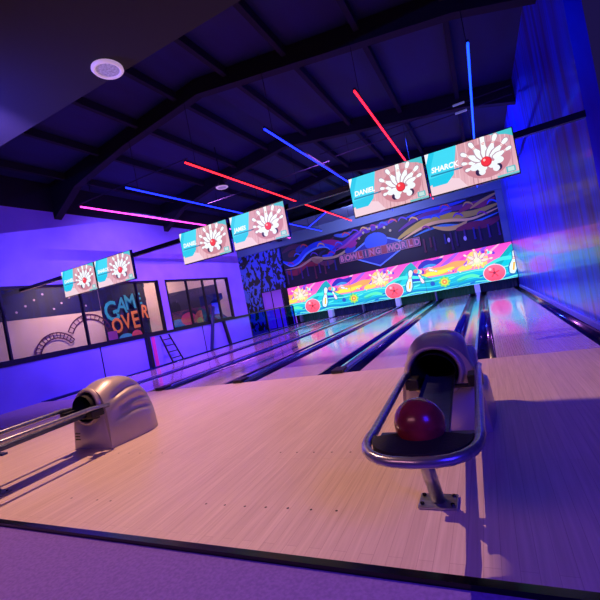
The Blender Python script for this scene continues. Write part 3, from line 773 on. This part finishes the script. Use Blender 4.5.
def ball_return(loc, label):
    t = empty('ball_return', loc); tag(t, label, 'ball return', 'silver ball returns on the approach')
    yf, yb = -.02, .64
    bm = bmesh.new(); front = hood_shell(bm, yf, yb)
    obj('hood_shell', bm, silver_m, t, smooth=True)
    # front face: ring between arch outline and the mouth
    oc = Vector((-.065, 0, .43)); rx, rz = .160, .150; n = len(front)
    def yat(z): return yf+.06*(z/.6)
    bm = bmesh.new()
    # mouth lip
    N = 48; lip = []
    for r_, dy in ((1.28, .0), (1.2, -.028), (1.08, -.034), (1.0, -.015), (.97, .05)):
        lip.append([bm.verts.new((oc.x+rx*r_*math.cos(2*PI*k/N), yat(oc.z+rz*r_*math.sin(2*PI*k/N))+dy, oc.z+rz*r_*math.sin(2*PI*k/N))) for k in range(N)])
    for a, b in zip(lip, lip[1:]):
        for k in range(N): bm.faces.new([a[k], a[(k+1) % N], b[(k+1) % N], b[k]])
    obj('mouth_rim', bm, silver_m, t, smooth=True)
    bm = bmesh.new(); outer = [bm.verts.new(p) for p in front]; inner = []
    for k in range(n):
        tt = PI*k/(n-1); inner.append(bm.verts.new((oc.x+rx*1.26*math.cos(tt), yat(oc.z+rz*1.26*math.sin(tt)), oc.z+rz*1.26*math.sin(tt))))
    for k in range(n-1): bm.faces.new([outer[k], outer[k+1], inner[k+1], inner[k]])
    obj('front_face', bm, silver_m, t, smooth=True)
    # lower front panel
    bm = bmesh.new(); rows = []
    for j in range(9):
        q = j/8; row = []
        for k in range(17):
            tt = PI+PI*k/16; x1, z1 = oc.x+rx*1.26*math.cos(tt), oc.z+rz*1.26*math.sin(tt); x0 = HX-.268*1.07*math.cos(PI*k/16)*1.0; z0 = 0.0
            xx = x1+(x0-x1)*q; z = z1+(z0-z1)*q
            row.append(bm.verts.new((xx, yat(z)-.035*math.sin(PI*q)*math.sin(PI*k/16), z)))
        rows.append(row)
    for a, b in zip(rows, rows[1:]):
        for k in range(16): bm.faces.new([a[k], a[k+1], b[k+1], b[k]])
    obj('front_panel', bm, panel_m, t, smooth=True)
    # small vent slots on the panel
    bm = bmesh.new()
    for k in range(3): box(bm, -.27, -.19, yat(.12+.03*k)-.03, yat(.12+.03*k)+.01, .10+.03*k, .112+.03*k)
    obj('vent_slots', bm, black_m, t)
    # dark tunnel
    bm = bmesh.new(); tube(bm, [(oc.x, yf-.03, oc.z), (oc.x, yf+.5, oc.z-.02)], .155, 32, caps=False, rr=[.150, .12])
    for v in bm.verts: v.co.z = oc.z+(v.co.z-oc.z)*.86
    cyl(bm, (oc.x, yf+.44, oc.z-.02), .125, .01, 32, axis='y'); obj('mouth_tunnel', bm, dark_in, t, smooth=True)
    # rounded rail loop
    zr = .445; w = .225; yt = -1.36; pts = []
    pts.append((-.245, .05, zr-.02))
    for k in range(6): pts.append((-.24+.008*k, -.15-.2*k, zr))
    for k in range(0, 13):
        a_ = PI+PI*k/12; pts.append((.022+w*abs(math.cos(a_))**.80*math.copysign(1, math.cos(a_)), yt+.15+(.24)*math.copysign(abs(math.sin(a_))**.85, math.sin(a_)), zr))
    for k in range(5, -1, -1): pts.append((.225+.004*k, -.15-.2*k, zr))
    pts.append((.22, .05, zr-.02))
    bm = bmesh.new(); tube(bm, pts, .021, 14); obj('rail_loop', bm, metal_m, t, smooth=True)
    # centre ramp plate with raised sides
    bm = bmesh.new(); prof = [(-.1, .02), (-.085, .0), (-.03, -.008), (.03, -.008), (.085, .0), (.1, .02), (.1, .008), (.085, -.018), (-.085, -.018), (-.1, .008)]
    A = [bm.verts.new((x-.035, .10, zr-.07+z)) for x, z in prof]; B = [bm.verts.new((x+.01, -1.12, zr-.085+z)) for x, z in prof]
    for k in range(len(prof)): bm.faces.new([A[k], A[(k+1) % 10], B[(k+1) % 10], B[k]])
    bm.faces.new(A); bm.faces.new(B); obj('centre_ramp', bm, plate_m, t)
    for y in (-.10, -.93):
        bm = bmesh.new(); bar(bm, (-.235, y, zr-.1), (.235, y, zr-.1), .04, .016); obj('cross_bar', bm, plate_m if y < -.5 else black_m, t)
    for s_ in (-1, 1):
        bm = bmesh.new(); box(bm, s_*.20-.045, s_*.20+.045, -.17, -.03, zr-.09, zr-.02, 0, .01); obj('rail_bracket', bm, black_m, t)
    # rubber end pad, crescent with a round dip
    bm = bmesh.new(); out = []; n = 25
    for k in range(n):
        a_ = PI+PI*k/(n-1); out.append((.022+w*.90*math.copysign(abs(math.cos(a_))**.80, math.cos(a_)), yt+.15+.19*(-(abs(math.sin(a_))**.85))))
    inn = []
    for k in range(n):
        q = k/(n-1); x = .022+w*.90*(1-2*q); y = yt+.13+.05*math.sin(q*PI)-(0 if abs(q-.5) > .2 else .03*math.cos((q-.5)/.2*PI/2))
        inn.append((x, y))
    loop = out+inn[1:-1]
    top = [bm.verts.new((x, y, zr+.012)) for x, y in loop]; bot = [bm.verts.new((x, y, zr-.022)) for x, y in loop]
    bm.faces.new(top); bm.faces.new(bot[::-1])
    for k in range(len(loop)): bm.faces.new([top[k], top[(k+1) % len(loop)], bot[(k+1) % len(loop)], bot[k]])
    bmesh.ops.triangulate(bm, faces=[f for f in bm.faces if len(f.verts) > 4])
    obj('end_pad', bm, rubber_m, t)
    # leaning leg with bolted foot
    bm = bmesh.new(); tube(bm, [(-.02, -.91, .012), (-.02, -1.13, zr-.025)], .033, 20); obj('leg', bm, metal_m, t, smooth=True)
    bm = bmesh.new(); box(bm, -.11, .07, -.98, -.85, 0.001, .014, 0, .004); fp = obj('foot_plate', bm, metal_m, t)
    for sx in (-.09, .05):
        for sy in (-.955, -.875): bm = bmesh.new(); cyl(bm, (sx, sy, .0145), .010, .008, 8); obj('bolt', bm, blackgloss_m, fp)
    return t
r1 = ball_return((0, -2.27, 0), 'near silver ball return holding a dark red ball, right of centre')
r2 = copy_tree(r1); r2.location = (-3.47, -2.47, 0); r2['label'] = 'far silver ball return with no ball, at the left edge of the approach'

# ball
ball = empty('bowling_ball', (.018, -3.455, .389)); tag(ball, 'dark red marbled bowling ball resting in the near ball return', 'bowling ball')
bm = bmesh.new(); bmesh.ops.create_uvsphere(bm, u_segments=48, v_segments=32, radius=.105); bmesh.ops.translate(bm, verts=bm.verts, vec=(0, 0, .105))
obj('ball_shell', bm, noise_mat('red_marble', (120, 26, 38), (176, 56, 62), (9, 9, 9), .25, 0, .35, .7, 6, coat=.3), ball, smooth=True)

# ------------------------------------------------------------------ light
w = bpy.data.worlds.new('world'); sc.world = w; w.use_nodes = True
w.node_tree.nodes['Background'].inputs[0].default_value = (*lin((90, 70, 200)), 1); w.node_tree.nodes['Background'].inputs[1].default_value = .10

def spot(name, loc, target, c, power, angle=60, blend=.5, r=.0):
    ld = bpy.data.lights.new(name, 'SPOT'); ld.energy = power; ld.color = lin(c); ld.spot_size = math.radians(angle); ld.spot_blend = blend; ld.shadow_soft_size = r
    o = bpy.data.objects.new(name, ld); col.objects.link(o); o.location = loc
    o.rotation_euler = (Vector(target)-Vector(loc)).to_track_quat('-Z', 'Y').to_euler(); return o
def area(name, loc, target, c, power, sx, sy):
    ld = bpy.data.lights.new(name, 'AREA'); ld.energy = power; ld.color = lin(c); ld.shape = 'RECTANGLE'; ld.size = sx; ld.size_y = sy
    o = bpy.data.objects.new(name, ld); col.objects.link(o); o.location = loc
    o.rotation_euler = (Vector(target)-Vector(loc)).to_track_quat('-Z', 'Y').to_euler(); return o
# warm lamp over the left of the approach
LP = Vector((-3.9, -1.6, 5.2))
spot('warm_lamp', LP, (-2.2, -2.4, 0), (255, 192, 156), 1350, 95, .7, .012)
# added blocker plate, unseen, under the warm lamp; shades the approach's right end
q = [LP+(Vector(p)-LP)*.2 for p in ((.225, -1.69, 0), (2.6, -1.69, 0), (2.6, -3.9, 0), (.225, -3.9, 0))]
bm = bmesh.new(); A = [bm.verts.new(p) for p in q]; B = [bm.verts.new(p+Vector((0, 0, .01))) for p in q]
bm.faces.new(A); bm.faces.new(B)
for k in range(4): bm.faces.new([A[k], A[(k+1) % 4], B[(k+1) % 4], B[k]])
struct(obj('shadow_blocker', bm, beam_m))
area('pink_fill', (-2.0, -6.6, 3.0), (-1.5, -1.5, 0), (255, 165, 185), 40, 2.5, 1)
spot('violet_wash', (-2.6, -4.2, 2.9), (-8.6, 3.0, 3.0), (140, 105, 255), 2600, 50, .8)
spot('violet_low_wash', (-5.2, .6, 3.2), (-8.6, 1.6, .7), (120, 95, 255), 320, 100, .8)
for y in (2.5, 6.5, 10.5):
    spot('violet_wall_lamp', (-6.6, y, 4.3), (-8.6, y+.6, 1.8), (150, 110, 255), 300, 130, .8)
spot('blue_wall_lamp', (-.9, 5.6, 4.9), (1.6, 6.0, 1.8), (45, 70, 255), 1100, 130, .8)
spot('blue_wall_lamp', (-.9, 9.0, 4.6), (1.6, 10, 2.5), (45, 70, 255), 900, 130, .8)
for x in (-6, -2.2):
    spot('lane_lamp', (x, 3.0, 4.7), (x, 4.6, 0), (205, 115, 255), 1000, 140, .9)
spot('mural_lamp', (-3.5, 10.2, 4.3), (-3.6, 13.2, 3.3), (185, 180, 255), 560, 160, .9)
area('right_blue_fill', (2.4, -5.6, 2.4), (0.5, -2.0, 0), (50, 30, 255), 90, 1.2, 1.2)
spot('room_lamp', (-10.2, 3.0, 3.3), (-11.4, 3.6, 1.2), (255, 225, 200), 420, 165, .8)
spot('room_lamp', (-10.2, 6.8, 3.3), (-11.4, 7.2, 1.2), (255, 225, 200), 260, 165, .8)
spot('roof_fill', (-3.6, -4.0, 2.6), (-3.6, 3, 5.4), (60, 60, 255), 420, 150, .9)  # added uplight to turn the roof bluer, no lamp hangs there
spot('room_lamp', (-10.0, 10.6, 3.6), (-11.6, 10.6, 1.6), (255, 225, 215), 160, 165, .8)
spot('camouflage_lamp', (-10.2, 10.0, 4.2), (-10.4, 13.2, 2.6), (110, 110, 255), 260, 120, .8)
spot('bulkhead_fill', (-3.6, 8.2, 3.2), (-3.6, 13.0, 4.4), (140, 170, 255), 300, 150, .9)  # added fill, no lamp there; stands in for light from the neon
